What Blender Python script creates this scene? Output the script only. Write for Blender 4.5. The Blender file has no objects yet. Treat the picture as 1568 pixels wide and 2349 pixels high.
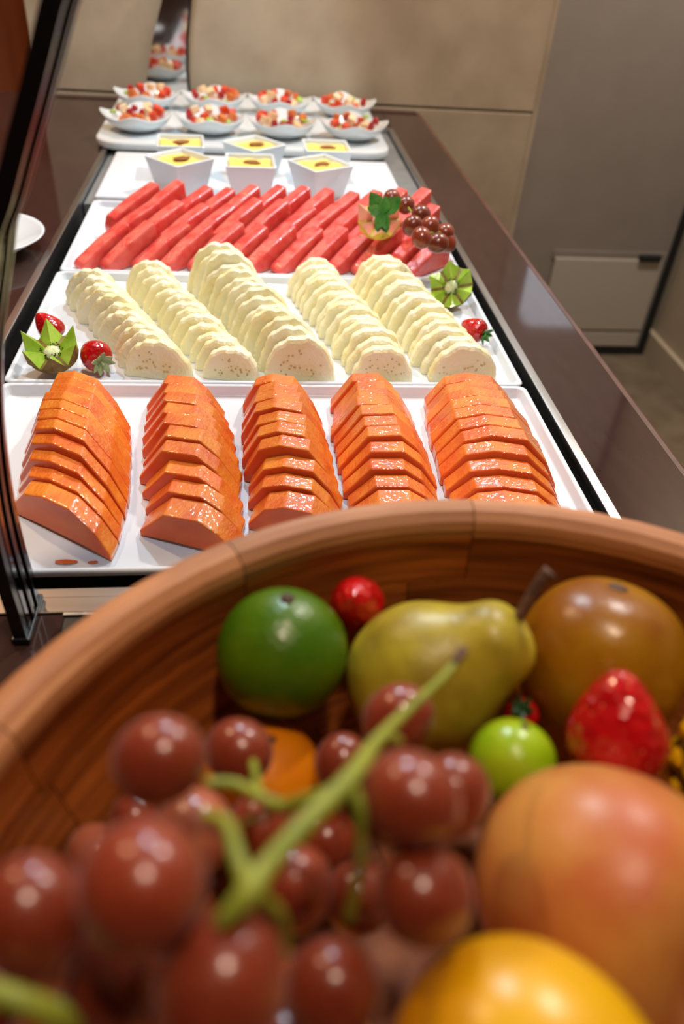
import bpy, bmesh, math, random
from mathutils import Vector, Matrix, Euler, noise as mnoise
rnd = random.Random(7)
PI = math.pi
SC = bpy.context.scene
COL = SC.collection

# ------------------------------------------------------------------ camera
W, H, FPX = 1568, 2349, 1750.0
YAW, PIT, ROL = 0.14415, 0.68117, -0.07938
CAM = Vector((0, 0, 0.393))
_f = Vector((math.sin(YAW)*math.cos(PIT), math.cos(YAW)*math.cos(PIT), -math.sin(PIT)))
_r = Vector((math.cos(YAW), -math.sin(YAW), 0))
_d = _f.cross(_r)
CR = math.cos(ROL)*_r + math.sin(ROL)*_d
CD = -math.sin(ROL)*_r + math.cos(ROL)*_d
def ray(x, y): return _f + CR*((x-W/2)/FPX) + CD*((y-H/2)/FPX)
def gz(x, y, z=0.0):
    d = ray(x, y); return CAM + d*((z-CAM.z)/d.z)
def gy(x, y, Y):
    d = ray(x, y); return CAM + d*(Y/d.y)
def gd(x, y, dep): return CAM + ray(x, y)*dep
cam = bpy.data.cameras.new('camera'); camo = bpy.data.objects.new('camera', cam); COL.objects.link(camo)
cam.sensor_fit = 'VERTICAL'; cam.sensor_height = 36; cam.sensor_width = 24
cam.lens = FPX/H*36; cam.clip_start = 0.01; cam.clip_end = 50
mw = Matrix((CR, -CD, -_f)).transposed().to_4x4(); mw.translation = CAM
camo.matrix_world = mw
cam.dof.use_dof = True; cam.dof.focus_distance = 0.67; cam.dof.aperture_fstop = 4.6
SC.camera = camo

# ------------------------------------------------------------------ world, lights, exposure
wd = bpy.data.worlds.new('world'); SC.world = wd; wd.use_nodes = True
wd.node_tree.nodes['Background'].inputs[0].default_value = (1.0, 0.80, 0.62, 1)
wd.node_tree.nodes['Background'].inputs[1].default_value = 0.05
SC.view_settings.view_transform = 'Standard'; SC.view_settings.look = 'None'
SC.view_settings.gamma = 1; SC.view_settings.exposure = 0.0
SC.view_settings.use_curve_mapping = False
CEIL = 1.75; FLOOR = -0.9
SPOTS = [ # position, watts, cone, blend, aim point, what hangs below
 ((0.03, 1.36, 0.95), 28.0, 112, .45, (0.0, 0.62, 0.0), 'custard cups, turned to the papaya'),
 ((0.05, 0.33, 0.92), 9.0, 84, .45, (0.02, 0.92, 0.0), 'wooden bowl, added as fill light for the trays'),  # added fill lamp that lightens the fronts of pineapple and papaya
 ((-0.16, 1.24, 0.98), 14.5, 44, .2, (-0.20, 1.985, 0.0), 'watermelon, turned to the wall')]
for (p, e, sa_, sb_, am_, _t) in SPOTS:
    l = bpy.data.lights.new('display_spot_light', 'SPOT'); l.energy = e; l.color = (0.70, 0.87, 1.0)
    l.spot_size = math.radians(sa_); l.spot_blend = sb_; l.shadow_soft_size = 0.032
    o = bpy.data.objects.new('display_spot_light', l); COL.objects.link(o)
    dv = (Vector(am_)-Vector(p)).normalized(); o.location = Vector(p)+dv*.02
    o.rotation_euler = dv.to_track_quat('-Z', 'Y').to_euler()
WARM = [((0.10, 0.10, CEIL-0.03), 12.0, (1.0, 0.76, 0.56)), ((-1.05, 1.75, CEIL-0.03), 22.0, (1.0, 0.66, 0.38)), ((1.05, 1.75, CEIL-0.03), 36.0, (1.0, 0.93, 0.86))]
for (p, e, wc) in WARM:
    l = bpy.data.lights.new('ceiling_downlight_glow', 'AREA'); l.shape = 'DISK'; l.size = 0.14; l.energy = e; l.color = wc
    o = bpy.data.objects.new('ceiling_downlight_glow', l); COL.objects.link(o); o.location = (p[0], p[1], p[2]-0.012)

# ------------------------------------------------------------------ helpers
def lin(c):
    out = []
    for v in c[:3]:
        v /= 255.0
        out.append(v/12.92 if v <= 0.04045 else ((v+0.055)/1.055)**2.4)
    return (*out, 1)
def mat(name, c1, c2=None, scale=60, rough=0.4, rough2=None, bump=0.0, bscale=None, metal=0, coat=0, sss=0, sssr=(1,.4,.2),
        stretch=None, randv=0.0, detail=3, lo=.35, hi=.65, bdist=.002, emit=None, spec=.5, coord='Object', vor=None):
    m = bpy.data.materials.new(name); m.use_nodes = True
    nt = m.node_tree; N = nt.nodes; L = nt.links; b = N['Principled BSDF']
    b.inputs['Roughness'].default_value = rough; b.inputs['Metallic'].default_value = metal
    b.inputs['Coat Weight'].default_value = coat; b.inputs['Coat Roughness'].default_value = .08
    b.inputs['Specular IOR Level'].default_value = spec
    if sss:
        b.inputs['Subsurface Weight'].default_value = sss; b.inputs['Subsurface Radius'].default_value = sssr
        b.inputs['Subsurface Scale'].default_value = .006
    tc = N.new('ShaderNodeTexCoord'); mp = N.new('ShaderNodeMapping'); L.new(tc.outputs[coord], mp.inputs[0])
    if stretch: mp.inputs['Scale'].default_value = stretch
    vec = mp.outputs[0]
    if randv:
        oi = N.new('ShaderNodeObjectInfo'); ad = N.new('ShaderNodeVectorMath'); ad.operation = 'ADD'
        mu = N.new('ShaderNodeMath'); mu.operation = 'MULTIPLY'; mu.inputs[1].default_value = 37
        L.new(oi.outputs['Random'], mu.inputs[0]); L.new(vec, ad.inputs[0]); L.new(mu.outputs[0], ad.inputs[1]); vec = ad.outputs[0]
    col = None
    if c2 is not None:
        n = N.new('ShaderNodeTexNoise'); n.inputs['Scale'].default_value = scale; n.inputs['Detail'].default_value = detail
        L.new(vec, n.inputs['Vector'])
        r = N.new('ShaderNodeValToRGB'); r.color_ramp.elements[0].position = lo; r.color_ramp.elements[1].position = hi
        r.color_ramp.elements[0].color = lin(c1); r.color_ramp.elements[1].color = lin(c2)
        L.new(n.outputs['Fac'], r.inputs[0]); col = r.outputs[0]
        if rough2 is not None:
            mr = N.new('ShaderNodeMapRange'); mr.inputs[1].default_value = .3; mr.inputs[2].default_value = .7
            mr.inputs[3].default_value = rough; mr.inputs[4].default_value = rough2
            L.new(n.outputs['Fac'], mr.inputs[0]); L.new(mr.outputs[0], b.inputs['Roughness'])
    if randv:
        hs = N.new('ShaderNodeHueSaturation')
        mr = N.new('ShaderNodeMapRange'); mr.inputs[3].default_value = 1-randv; mr.inputs[4].default_value = 1+randv
        L.new(oi.outputs['Random'], mr.inputs[0]); L.new(mr.outputs[0], hs.inputs['Value'])
        if col: L.new(col, hs.inputs['Color'])
        else: hs.inputs['Color'].default_value = lin(c1)
        col = hs.outputs[0]
    if vor:   # (scale, colour) small dots
        v = N.new('ShaderNodeTexVoronoi'); v.inputs['Scale'].default_value = vor[0]; L.new(vec, v.inputs['Vector'])
        lt = N.new('ShaderNodeMath'); lt.operation = 'LESS_THAN'; lt.inputs[1].default_value = vor[2]; L.new(v.outputs['Distance'], lt.inputs[0])
        mx = N.new('ShaderNodeMix'); mx.data_type = 'RGBA'; L.new(lt.outputs[0], mx.inputs['Factor'])
        if col: L.new(col, mx.inputs['A'])
        else: mx.inputs['A'].default_value = lin(c1)
        mx.inputs['B'].default_value = lin(vor[1]); col = mx.outputs['Result']
    if col: L.new(col, b.inputs['Base Color'])
    else: b.inputs['Base Color'].default_value = lin(c1)
    if bump:
        n2 = N.new('ShaderNodeTexVoronoi' if vor else 'ShaderNodeTexNoise'); n2.inputs['Scale'].default_value = bscale or scale*2
        L.new(vec, n2.inputs['Vector'])
        bp = N.new('ShaderNodeBump'); bp.inputs['Strength'].default_value = bump; bp.inputs['Distance'].default_value = bdist
        L.new(n2.outputs['Distance' if vor else 'Fac'], bp.inputs['Height']); L.new(bp.outputs[0], b.inputs['Normal'])
        if coat: L.new(bp.outputs[0], b.inputs['Coat Normal'])
    if emit:
        b.inputs['Emission Color'].default_value = lin(emit[0]); b.inputs['Emission Strength'].default_value = emit[1]
    return m

def meshobj(name, me, m, parent=None, smooth=False, loc=None, rot=None, mtx=None):
    if m is not None and not me.materials: me.materials.append(m)
    if smooth:
        for p in me.polygons: p.use_smooth = True
    o = bpy.data.objects.new(name, me); COL.objects.link(o)
    if parent: o.parent = parent
    if loc is not None: o.location = loc
    if rot is not None: o.rotation_euler = rot
    if mtx is not None: o.matrix_basis = mtx
    return o
def frombm(bm, name='m'):
    bmesh.ops.recalc_face_normals(bm, faces=bm.faces[:])
    me = bpy.data.meshes.new(name); bm.to_mesh(me); bm.free(); return me
def frompy(v, f, name='m'):
    me = bpy.data.meshes.new(name); me.from_pydata([tuple(a) for a in v], [], f); me.validate(); me.update()
    bm = bmesh.new(); bm.from_mesh(me); bmesh.ops.recalc_face_normals(bm, faces=bm.faces[:]); bm.to_mesh(me); bm.free()
    return me
def tag(o, label, cat=None, group=None, kind=None):
    o['label'] = label
    if cat: o['category'] = cat
    if group: o['group'] = group
    if kind: o['kind'] = kind
    return o
def struct(o, label=None):
    o['kind'] = 'structure'
    if label: o['label'] = label
    return o
def empty(name, loc, rz=0, mtx=None):
    o = bpy.data.objects.new(name, None); COL.objects.link(o); o.empty_display_size = .02
    if mtx is not None: o.matrix_basis = mtx
    else: o.location = loc; o.rotation_euler = (0, 0, rz)
    return o
def boxme(x0, x1, y0, y1, z0, z1, bev=0.0, seg=2):
    bm = bmesh.new(); bmesh.ops.create_cube(bm, size=1)
    for v in bm.verts:
        v.co = Vector(((x0+x1)/2+v.co.x*(x1-x0), (y0+y1)/2+v.co.y*(y1-y0), (z0+z1)/2+v.co.z*(z1-z0)))
    if bev: bmesh.ops.bevel(bm, geom=bm.edges[:], offset=bev, segments=seg, profile=.5, affect='EDGES')
    return frombm(bm)
def prismme(poly, t, bev=0.0, seg=2, axis='y'):
    """poly in (a,b) extruded to thickness t centred; axis y: a=x, b=z; axis z: a=x, b=y"""
    bm = bmesh.new(); vs = []
    for s in (-.5, .5):
        vs.append([bm.verts.new((a, s*t, b) if axis == 'y' else (a, b, s*t)) for a, b in poly])
    n = len(poly)
    bm.faces.new(vs[0]); bm.faces.new(vs[1][::-1])
    for i in range(n): bm.faces.new((vs[0][i], vs[0][(i+1) % n], vs[1][(i+1) % n], vs[1][i]))
    bmesh.ops.recalc_face_normals(bm, faces=bm.faces[:])
    if bev: bmesh.ops.bevel(bm, geom=bm.edges[:], offset=bev, segments=seg, profile=.5, affect='EDGES', clamp_overlap=True)
    return frombm(bm)
def latheme(prof, n=32, sx=1, sy=1, jit=0, js=30, seed=0):
    """prof list of (r,z) bottom to top; r=0 ends become poles"""
    v = []; f = []; idx = []
    for (r, z) in prof:
        if r < 1e-6:
            idx.append([len(v)]*n); v.append(Vector((0, 0, z)))
        else:
            idx.append(list(range(len(v), len(v)+n)))
            for k in range(n):
                a = 2*PI*k/n; v.append(Vector((r*math.cos(a)*sx, r*math.sin(a)*sy, z)))
    for i in range(len(prof)-1):
        for k in range(n):
            q = [idx[i][k], idx[i][(k+1) % n], idx[i+1][(k+1) % n], idx[i+1][k]]
            u = []
            for w in q:
                if w not in u: u.append(w)
            if len(u) > 2: f.append(u)
    if jit:
        for p in v:
            s = mnoise.noise(p*js+Vector((seed*7.3, seed*3.1, 0))); p += p.normalized()*s*jit if p.length > 1e-6 else Vector()
    return frompy(v, f)
def sphereprof(r, rz, n=14, z0=0): return [(r*math.sin(PI*i/n) if 0 < i < n else 0, z0-rz*math.cos(PI*i/n)) for i in range(n+1)]
def tubeme(pts, rad, n=10, sub=4, cap=True):
    P = [Vector(p) for p in pts]
    Q = []; R = []
    for i in range(len(P)-1):
        p0 = P[max(i-1, 0)]; p1 = P[i]; p2 = P[i+1]; p3 = P[min(i+2, len(P)-1)]
        for s in range(sub):
            t = s/sub
            Q.append(.5*((2*p1)+(p2-p0)*t+(2*p0-5*p1+4*p2-p3)*t*t+(3*p1-p0-3*p2+p3)*t**3)); R.append(rad[i]*(1-t)+rad[i+1]*t)
    Q.append(P[-1]); R.append(rad[-1])
    v = []; f = []; up = Vector((.13, .2, .97))
    for i, q in enumerate(Q):
        tn = (Q[min(i+1, len(Q)-1)]-Q[max(i-1, 0)]).normalized()
        a = tn.cross(up).normalized(); b = tn.cross(a)
        for k in range(n):
            an = 2*PI*k/n; v.append(q+(a*math.cos(an)+b*math.sin(an))*R[i])
    for i in range(len(Q)-1):
        for k in range(n): f.append((i*n+k, i*n+(k+1) % n, (i+1)*n+(k+1) % n, (i+1)*n+k))
    f.append(list(range(n))); f.append(list(range((len(Q)-1)*n, len(Q)*n)))
    return frompy(v, f)
def leafme(L, Wd, fold=.25, curl=.3, n=7, serr=0.0):
    v = []; f = []
    for i in range(n):
        t = i/(n-1); w = Wd*math.sin(PI*min(.98, t*.93+.06))**.8*(1-.25*t)
        if i == n-1: w = 0.0005
        w *= 1+(serr if i % 2 else -serr)
        z = curl*L*t*t
        v += [(-w, L*t, z+fold*w), (0, L*t, z), (w, L*t, z+fold*w)]
    m = len(v); v += [(x, y, z-.0006) for x, y, z in v]
    for i in range(n-1):
        for k in range(2):
            a = i*3+k; f.append((a, a+1, a+4, a+3)); f.append((m+a, m+a+3, m+a+4, m+a+1))
    for i in range(n-1):
        f.append((i*3, i*3+3, m+i*3+3, m+i*3)); f.append((i*3+2, m+i*3+2, m+i*3+5, i*3+5))
    f.append((0, m, m+1, 1)); f.append((1, m+1, m+2, 2)); e = (n-1)*3; f.append((e, e+1, m+e+1, m+e)); f.append((e+1, e+2, m+e+2, m+e+1))
    return frompy(v, f)
def aim(zaxis, spin=0, loc=(0, 0, 0)):
    z = Vector(zaxis).normalized(); q = z.to_track_quat('Z', 'Y').to_matrix().to_4x4()
    return Matrix.Translation(Vector(loc)) @ q @ Matrix.Rotation(spin, 4, 'Z')
def ordinal(i): return ['first', 'second', 'third', 'fourth', 'fifth', 'sixth', 'seventh', 'eighth', 'ninth', 'tenth', 'eleventh', 'twelfth', 'thirteenth', 'fourteenth', 'fifteenth', 'sixteenth'][i]

# ------------------------------------------------------------------ materials
M = dict(
 counter=mat('brown_laminate', (58, 40, 36), (53, 36, 32), 25, .05, .07, spec=.32, stretch=(3, .8, 1)),
 edge=mat('counter_edge_brown', (92, 58, 44), (76, 46, 36), 30, .35),
 steel=mat('brushed_steel', (170, 170, 168), (188, 188, 188), 80, .26, .34, metal=1, stretch=(1, .05, 1)),
 steelp=mat('polished_steel', (200, 200, 200), metal=1, rough=.06),
 darksteel=mat('dark_polished_steel', (128, 132, 140), metal=1, rough=.10),
 ledge=mat('darker_ledge_steel', (112, 102, 94), (126, 116, 108), 40, .38, metal=.9, stretch=(.1, 1, 1)),  # darker and rougher than the rail steel
 blacks=mat('black_gasket', (14, 15, 18), rough=.25, spec=.6),
 darkwell=mat('dark_well_steel', (62, 60, 56), (52, 52, 50), 20, .35, metal=.3),
 icesteel=mat('well_shelf_steel', (150, 156, 160), (165, 170, 172), 30, .35, metal=.6),
 white=mat('white_melamine', (220, 227, 234), rough=.16, spec=.5),
 porc=mat('white_porcelain', (216, 225, 230), rough=.12, spec=.5),
 marble=mat('beige_marble', (176, 158, 134), (196, 178, 152), 9, .32, .4, detail=6, randv=.03, vor=None),
 grout=mat('grout', (150, 125, 98), rough=.8),
 door=mat('taupe_door', (134, 124, 115), (128, 118, 109), 6, .45),
 kick=mat('door_kick_panel', (168, 158, 144), rough=.4),
 blackgap=mat('black_gap', (12, 11, 10), rough=.7),  # black that stands in for shade in the door gaps
 floor=mat('olive_brown_floor', (112, 98, 78), (96, 82, 64), 12, .45),
 side=mat('cream_wall_paint', (176, 160, 136), (168, 152, 128), 5, .6),
 ceilm=mat('ceiling_paint', (205, 203, 200), rough=.8),
 woodwall=mat('warm_wood_panel', (150, 84, 46), (120, 62, 32), 12, .45, stretch=(1, 1, .15)),
 rearm=mat('dim_rear_wall', (88, 70, 56), rough=.7),
 lampm=mat('lamp_housing_black', (24, 24, 26), rough=.4),
 window=mat('lit_window_pane', (200, 210, 225), rough=.2, emit=((205, 214, 230), 1.3)),
 led=mat('lamp_lens_cool', (230, 238, 250), rough=.3, emit=((225, 238, 255), 25)),
 warmled=mat('lamp_lens_warm', (255, 220, 170), rough=.3, emit=((255, 205, 150), 5)),
 pap=mat('papaya_flesh', (220, 95, 7), (234, 136, 28), 34, .45, .6, bump=.5, bscale=260, coat=.9, sss=.3, sssr=(1, .4, .12), randv=.06, bdist=.0016),
 papface=mat('papaya_cut_face', (226, 96, 40), (234, 116, 54), 30, .5, .6, bump=.15, bscale=200, coat=.2, sss=.3, sssr=(1, .4, .15), randv=.05, bdist=.001),
 papred=mat('papaya_red_mush', (222, 86, 10), (234, 116, 24), 60, .22, bump=.5, bscale=420, coat=1.0, bdist=.0015),
 pine=mat('pineapple_flesh', (240, 234, 200), (238, 220, 140), 26, .42, .6, bump=.45, bscale=200, coat=.1, sss=.3, sssr=(1, .85, .4), randv=.05, bdist=.0022, lo=.42, hi=.85),
 pineface=mat('pineapple_face', (238, 234, 200), (234, 222, 156), 34, .5, bump=.5, bscale=220, sss=.25, sssr=(1, .8, .4), randv=.03, bdist=.0025, lo=.4, hi=.85),
 pinehole=mat('pineapple_pit', (196, 176, 112), rough=.6),
 wm=mat('watermelon_flesh', (214, 70, 64), (228, 102, 90), 60, .22, .45, bump=.4, bscale=260, coat=.2, sss=.15, sssr=(1, .3, .25), randv=.07, bdist=.0015),
 seed=mat('dark_seed', (40, 24, 18), rough=.3),
 kiwi=mat('kiwi_flesh', (150, 190, 50), (178, 208, 84), 70, .22, .35, bump=.2, bscale=200, coat=.3, sss=.2, sssr=(.5, 1, .2)),
 kiwiskin=mat('kiwi_skin', (140, 118, 44), (110, 86, 34), 120, .6, bump=.3),
 kiwicore=mat('kiwi_core', (220, 226, 180), (190, 204, 140), 120, .35, bump=.4),
 straw=mat('strawberry_skin', (200, 14, 22), (170, 6, 16), 60, .18, bump=.55, bscale=230, coat=.4, sss=.1, sssr=(1, .15, .1), vor=(230, (226, 120, 80), .13), bdist=.002),
 leaf=mat('green_leaf', (44, 118, 40), (92, 156, 66), 90, .4, bump=.2),
 paleleaf=mat('pale_calyx', (120, 150, 96), (170, 184, 140), 120, .5),
 darkleaf=mat('dark_calyx', (20, 62, 24), (36, 84, 34), 90, .45),
 guava=mat('guava_flesh', (240, 176, 150), (236, 150, 128), 60, .3, coat=.2),
 guavaskin=mat('guava_skin', (226, 206, 60), (206, 190, 70), 60, .35),
 grape=mat('red_grape_skin', (80, 11, 17), (170, 78, 40), 32, .22, .34, coat=.25, sss=.3, sssr=(1, .25, .12), randv=.25, lo=.38, hi=.68),
 grapep=mat('pale_grape_skin', (176, 112, 76), (150, 60, 50), 40, .22, .32, coat=.25, sss=.4, sssr=(1, .4, .2), randv=.12),
 gstem=mat('grape_stem_green', (150, 160, 48), (124, 140, 40), 80, .5),
 brownstem=mat('brown_stem', (104, 72, 52), (74, 50, 38), 120, .65, bump=.4),
 lime=mat('lime_peel', (62, 108, 2), (108, 138, 10), 16, .28, .36, bump=.35, bscale=420, coat=.15, bdist=.0012, lo=.42, hi=.72),
 limey=mat('young_lime_peel', (138, 180, 14), (172, 200, 30), 40, .28, bump=.25, bscale=400, bdist=.001),
 pear=mat('pear_skin', (186, 172, 48), (134, 116, 24), 34, .34, .42, bump=.15, bscale=300, randv=.03, lo=.4, hi=.7),
 russet=mat('russet_pear_skin', (168, 120, 14), (136, 80, 8), 24, .26, .34, bump=.1, bscale=300),
 apple=mat('apple_skin', (204, 142, 70), (188, 98, 50), 30, .34, .42, bump=.08, bscale=300, lo=.38, hi=.66),
 mango=mat('mango_skin', (226, 178, 4), (208, 142, 6), 16, .3, .36),
 orange=mat('orange_peel', (230, 140, 10), (214, 108, 8), 14, .35, bump=.3, bscale=400, bdist=.001),
 pinerind=mat('pineapple_rind', (120, 92, 26), (58, 44, 22), 90, .5, bump=.6),
 custard=mat('yellow_custard', (248, 208, 92), (252, 222, 120), 60, .3, .4, bump=.3, bscale=120, sss=.1),
 cinn=mat('cinnamon', (122, 72, 22), (160, 104, 40), 300, .8, bump=.5),
 melon=mat('melon_flesh', (236, 196, 150), (240, 214, 170), 60, .3, coat=.2, sss=.1),
 redfruit=mat('red_fruit_flesh', (206, 40, 24), (228, 84, 36), 90, .22, coat=.3, bump=.2),
 juice=mat('papaya_juice', (214, 110, 50), rough=.1),
)
def woodmat(nm, ca, cb, ro):
    m = bpy.data.materials.new(nm); m.use_nodes = True; nt = m.node_tree; N = nt.nodes; L = nt.links; b = N['Principled BSDF']
    uv = N.new('ShaderNodeUVMap'); oi = N.new('ShaderNodeObjectInfo')
    mp = N.new('ShaderNodeMapping'); mp.inputs['Scale'].default_value = (14, 220, 1); L.new(uv.outputs[0], mp.inputs[0])
    mu = N.new('ShaderNodeMath'); mu.operation = 'MULTIPLY'; mu.inputs[1].default_value = 53; L.new(oi.outputs['Random'], mu.inputs[0])
    ad = N.new('ShaderNodeVectorMath'); ad.operation = 'ADD'; L.new(mp.outputs[0], ad.inputs[0]); L.new(mu.outputs[0], ad.inputs[1])
    n = N.new('ShaderNodeTexNoise'); n.inputs['Scale'].default_value = 1; n.inputs['Detail'].default_value = 5; L.new(ad.outputs[0], n.inputs['Vector'])
    r = N.new('ShaderNodeValToRGB'); r.color_ramp.elements[0].position = .3; r.color_ramp.elements[1].position = .72
    r.color_ramp.elements[0].color = lin(ca); r.color_ramp.elements[1].color = lin(cb); L.new(n.outputs['Fac'], r.inputs[0])
    hs = N.new('ShaderNodeHueSaturation'); mr = N.new('ShaderNodeMapRange'); mr.inputs[3].default_value = .72; mr.inputs[4].default_value = 1.3
    L.new(oi.outputs['Random'], mr.inputs[0]); L.new(mr.outputs[0], hs.inputs['Value']); L.new(r.outputs[0], hs.inputs['Color']); L.new(hs.outputs[0], b.inputs['Base Color'])
    b.inputs['Roughness'].default_value = ro
    return m
M['wood'] = woodmat('acacia_wood', (94, 44, 14), (164, 90, 34), .36)
M['woodrim'] = woodmat('worn_rim_wood', (146, 92, 54), (184, 128, 84), .5)

for k_ in ('grape', 'grapep'):
    b_ = M[k_].node_tree.nodes['Principled BSDF']; b_.inputs['Sheen Weight'].default_value = .15; b_.inputs['Sheen Roughness'].default_value = .4; b_.inputs['Sheen Tint'].default_value = (.9, .75, .8, 1)
# ------------------------------------------------------------------ setting
WY = 1.985; RX0, RX1 = 0.675, 1.468; DY = 2.495
def sbox(name, dims, m, bev=0): return struct(meshobj(name, boxme(*dims, bev=bev), M[m]))
sbox('floor', (-2.2, 1.6, -2.3, 2.75, FLOOR-.05, FLOOR), 'floor')
sbox('ceiling', (-2.2, 1.6, -2.3, 2.75, CEIL, CEIL+.05), 'ceilm')
wb = sbox('wall_back', (-.475, RX0, WY+.02, WY+.12, FLOOR, CEIL), 'grout')
zs = [FLOOR, -.592, .007, .606, 1.205, CEIL]; xs = [-.62, RX0]
for i in range(5):
    meshobj('marble_tile', boxme(-.475, RX0, WY, WY+.0205, zs[i]+.0025, zs[i+1]-.0025, bev=.0015), M['marble'], wb)
meshobj('marble_tile', boxme(RX0+.0005, RX0+.012, WY, WY+.5, FLOOR, CEIL), M['marble'], wb)
sbox('wall_left', (-2.2, -2.1, -2.3, 2.75, FLOOR, CEIL), 'woodwall')
sbox('wall_alcove', (-2.1, -.40, 2.3, 2.4, FLOOR, CEIL), 'woodwall')
sbox('wall_right', (RX1+.02, RX1+.12, -2.3, 2.75, FLOOR, CEIL), 'side')
sbox('wall_rear', (-2.1, RX1+.02, -2.3, -2.2, FLOOR, CEIL), 'rearm')
sbox('baseboard_right', (RX1-.0, RX1+.02, -1.5, DY+.05, FLOOR, FLOOR+.09), 'side')
# door in the recess
dr = struct(empty('door_1', (0, 0, 0)), 'taupe swing door with a framed lower panel')
dl = meshobj('door_leaf', boxme(RX0+.02, RX1-.03, DY+.012, DY+.05, FLOOR+.03, CEIL), M['door'], dr)
meshobj('kick_panel', boxme(1.03, RX1-.045, DY, DY+.0125, FLOOR+.10, -.535, bev=.004), M['kick'], dl)
meshobj('bottom_rail', boxme(1.03, RX1-.045, DY+.002, DY+.0125, FLOOR+.035, FLOOR+.092, bev=.003), M['kick'], dr)
meshobj('panel_groove', boxme(1.022, RX1-.038, DY+.006, DY+.0125, -.535, -.512), M['door'], dr)
h_ = meshobj('pull_slot', boxme(1.33, RX1-.06, DY-.012, DY+.012, -.537, -.517, bev=.003), M['blackgap'], dl); h_['label'] = 'black pull slot'
meshobj('gap_strip', boxme(RX1-.03, RX1-.004, DY+.005, DY+.05, FLOOR, CEIL), M['blackgap'], dr)  # black strip painting in the shaded gap of the door frame
meshobj('bottom_gap', boxme(RX0+.02, RX1-.03, DY+.005, DY+.05, FLOOR, FLOOR+.03), M['blackgap'], dr)  # black strip painting in the dark gap under the leaf
# lit rounded vision window of the door
poly = []
wx0, wx1, wz0, wz1, rr = .945, 1.27, .46, .79, .07
for (cx, cz, a0) in ((wx1-rr, wz1-rr, 0), (wx0+rr, wz1-rr, 90), (wx0+rr, wz0+rr, 180), (wx1-rr, wz0+rr, 270)):
    for k in range(7):
        a = math.radians(a0+15*k); poly.append((cx+rr*math.cos(a), cz+rr*math.sin(a)))
wp = meshobj('vision_pane', prismme(poly, .01), M['window'], dl, loc=(0, DY+.008, 0)); wp['label'] = 'bright rounded window pane'

# ------------------------------------------------------------------ counter with recessed cold well
XL, XR = -.262, .293          # well inside
YF, YB = .386, 1.775
ct = empty('buffet_counter', (0, .7, FLOOR)); ct.location = (0, 0, 0)
tag(ct, 'long dark brown buffet counter with a recessed steel cold well', 'counter')
CX0, CX1, CY0 = -.72, .388, -.55
meshobj('worktop', boxme(XR+.009, CX1, CY0, WY-.002, -.04, 0, bev=.002), M['counter'], ct)
meshobj('worktop', boxme(CX0, XL-.009, CY0, WY-.002, -.04, 0, bev=.002), M['counter'], ct)
meshobj('worktop', boxme(XL-.0085, XR+.0085, CY0, YF-.012, -.04, 0, bev=.002), M['counter'], ct)
meshobj('worktop', boxme(XL-.0085, XR+.0085, YB+.009, WY-.002, -.04, 0, bev=.002), M['counter'], ct)
meshobj('edge_band', boxme(CX1-.004, CX1+.010, CY0, WY-.002, -.05, -.003, bev=.003), M['edge'], ct)
meshobj('cabinet_body', boxme(CX0+.05, CX1-.05, CY0+.05, WY-.01, FLOOR+.002, -.09), M['edge'], ct)
# steel rails and well
meshobj('steel_rail', boxme(XR, XR+.0095, YF-.01, YB+.009, -.08, .0035, bev=.001), M['steel'], ct)
meshobj('steel_rail', boxme(XL-.0095, XL, YF-.01, YB+.009, -.08, .0035, bev=.001), M['steel'], ct)
meshobj('steel_rail', boxme(XL, XR, YB, YB+.009, -.08, .003, bev=.001), M['steel'], ct)
meshobj('steel_ledge', boxme(XL, XR, YF+.004, YF+.016, -.08, -.003, bev=.001), M['ledge'], ct)
meshobj('steel_ledge', boxme(XL, XR, YF-.012, YF+.0035, -.08, .001, bev=.001), M['ledge'], ct)
meshobj('well_floor', boxme(XL, XR, YF+.013, YB, -.085, -.075), M['darkwell'], ct)
meshobj('tray_shelf', boxme(XL+.03, XR-.03, YF+.045, 1.246, -.074, -.0125), M['darkwell'], ct)
meshobj('well_cover', boxme(XL+.002, XR-.002, 1.248, YB-.002, -.074, -.006), M['icesteel'], ct)
# foot bar of the food guard in front of the well
fb = tag(meshobj('foot_bar', boxme(-.128, .28, .338, .362, .0005, .010, bev=.0015), M['blacks']), 'low black bar with bright edges on the counter in front of the cold well', 'bar')
meshobj('bright_edge', boxme(-.128, .28, .3615, .3645, .0005, .0115, bev=.0005), M['steel'], fb)
meshobj('bright_edge', boxme(-.128, .28, .3345, .3375, .0005, .0055, bev=.0005), M['steel'], fb)

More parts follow.
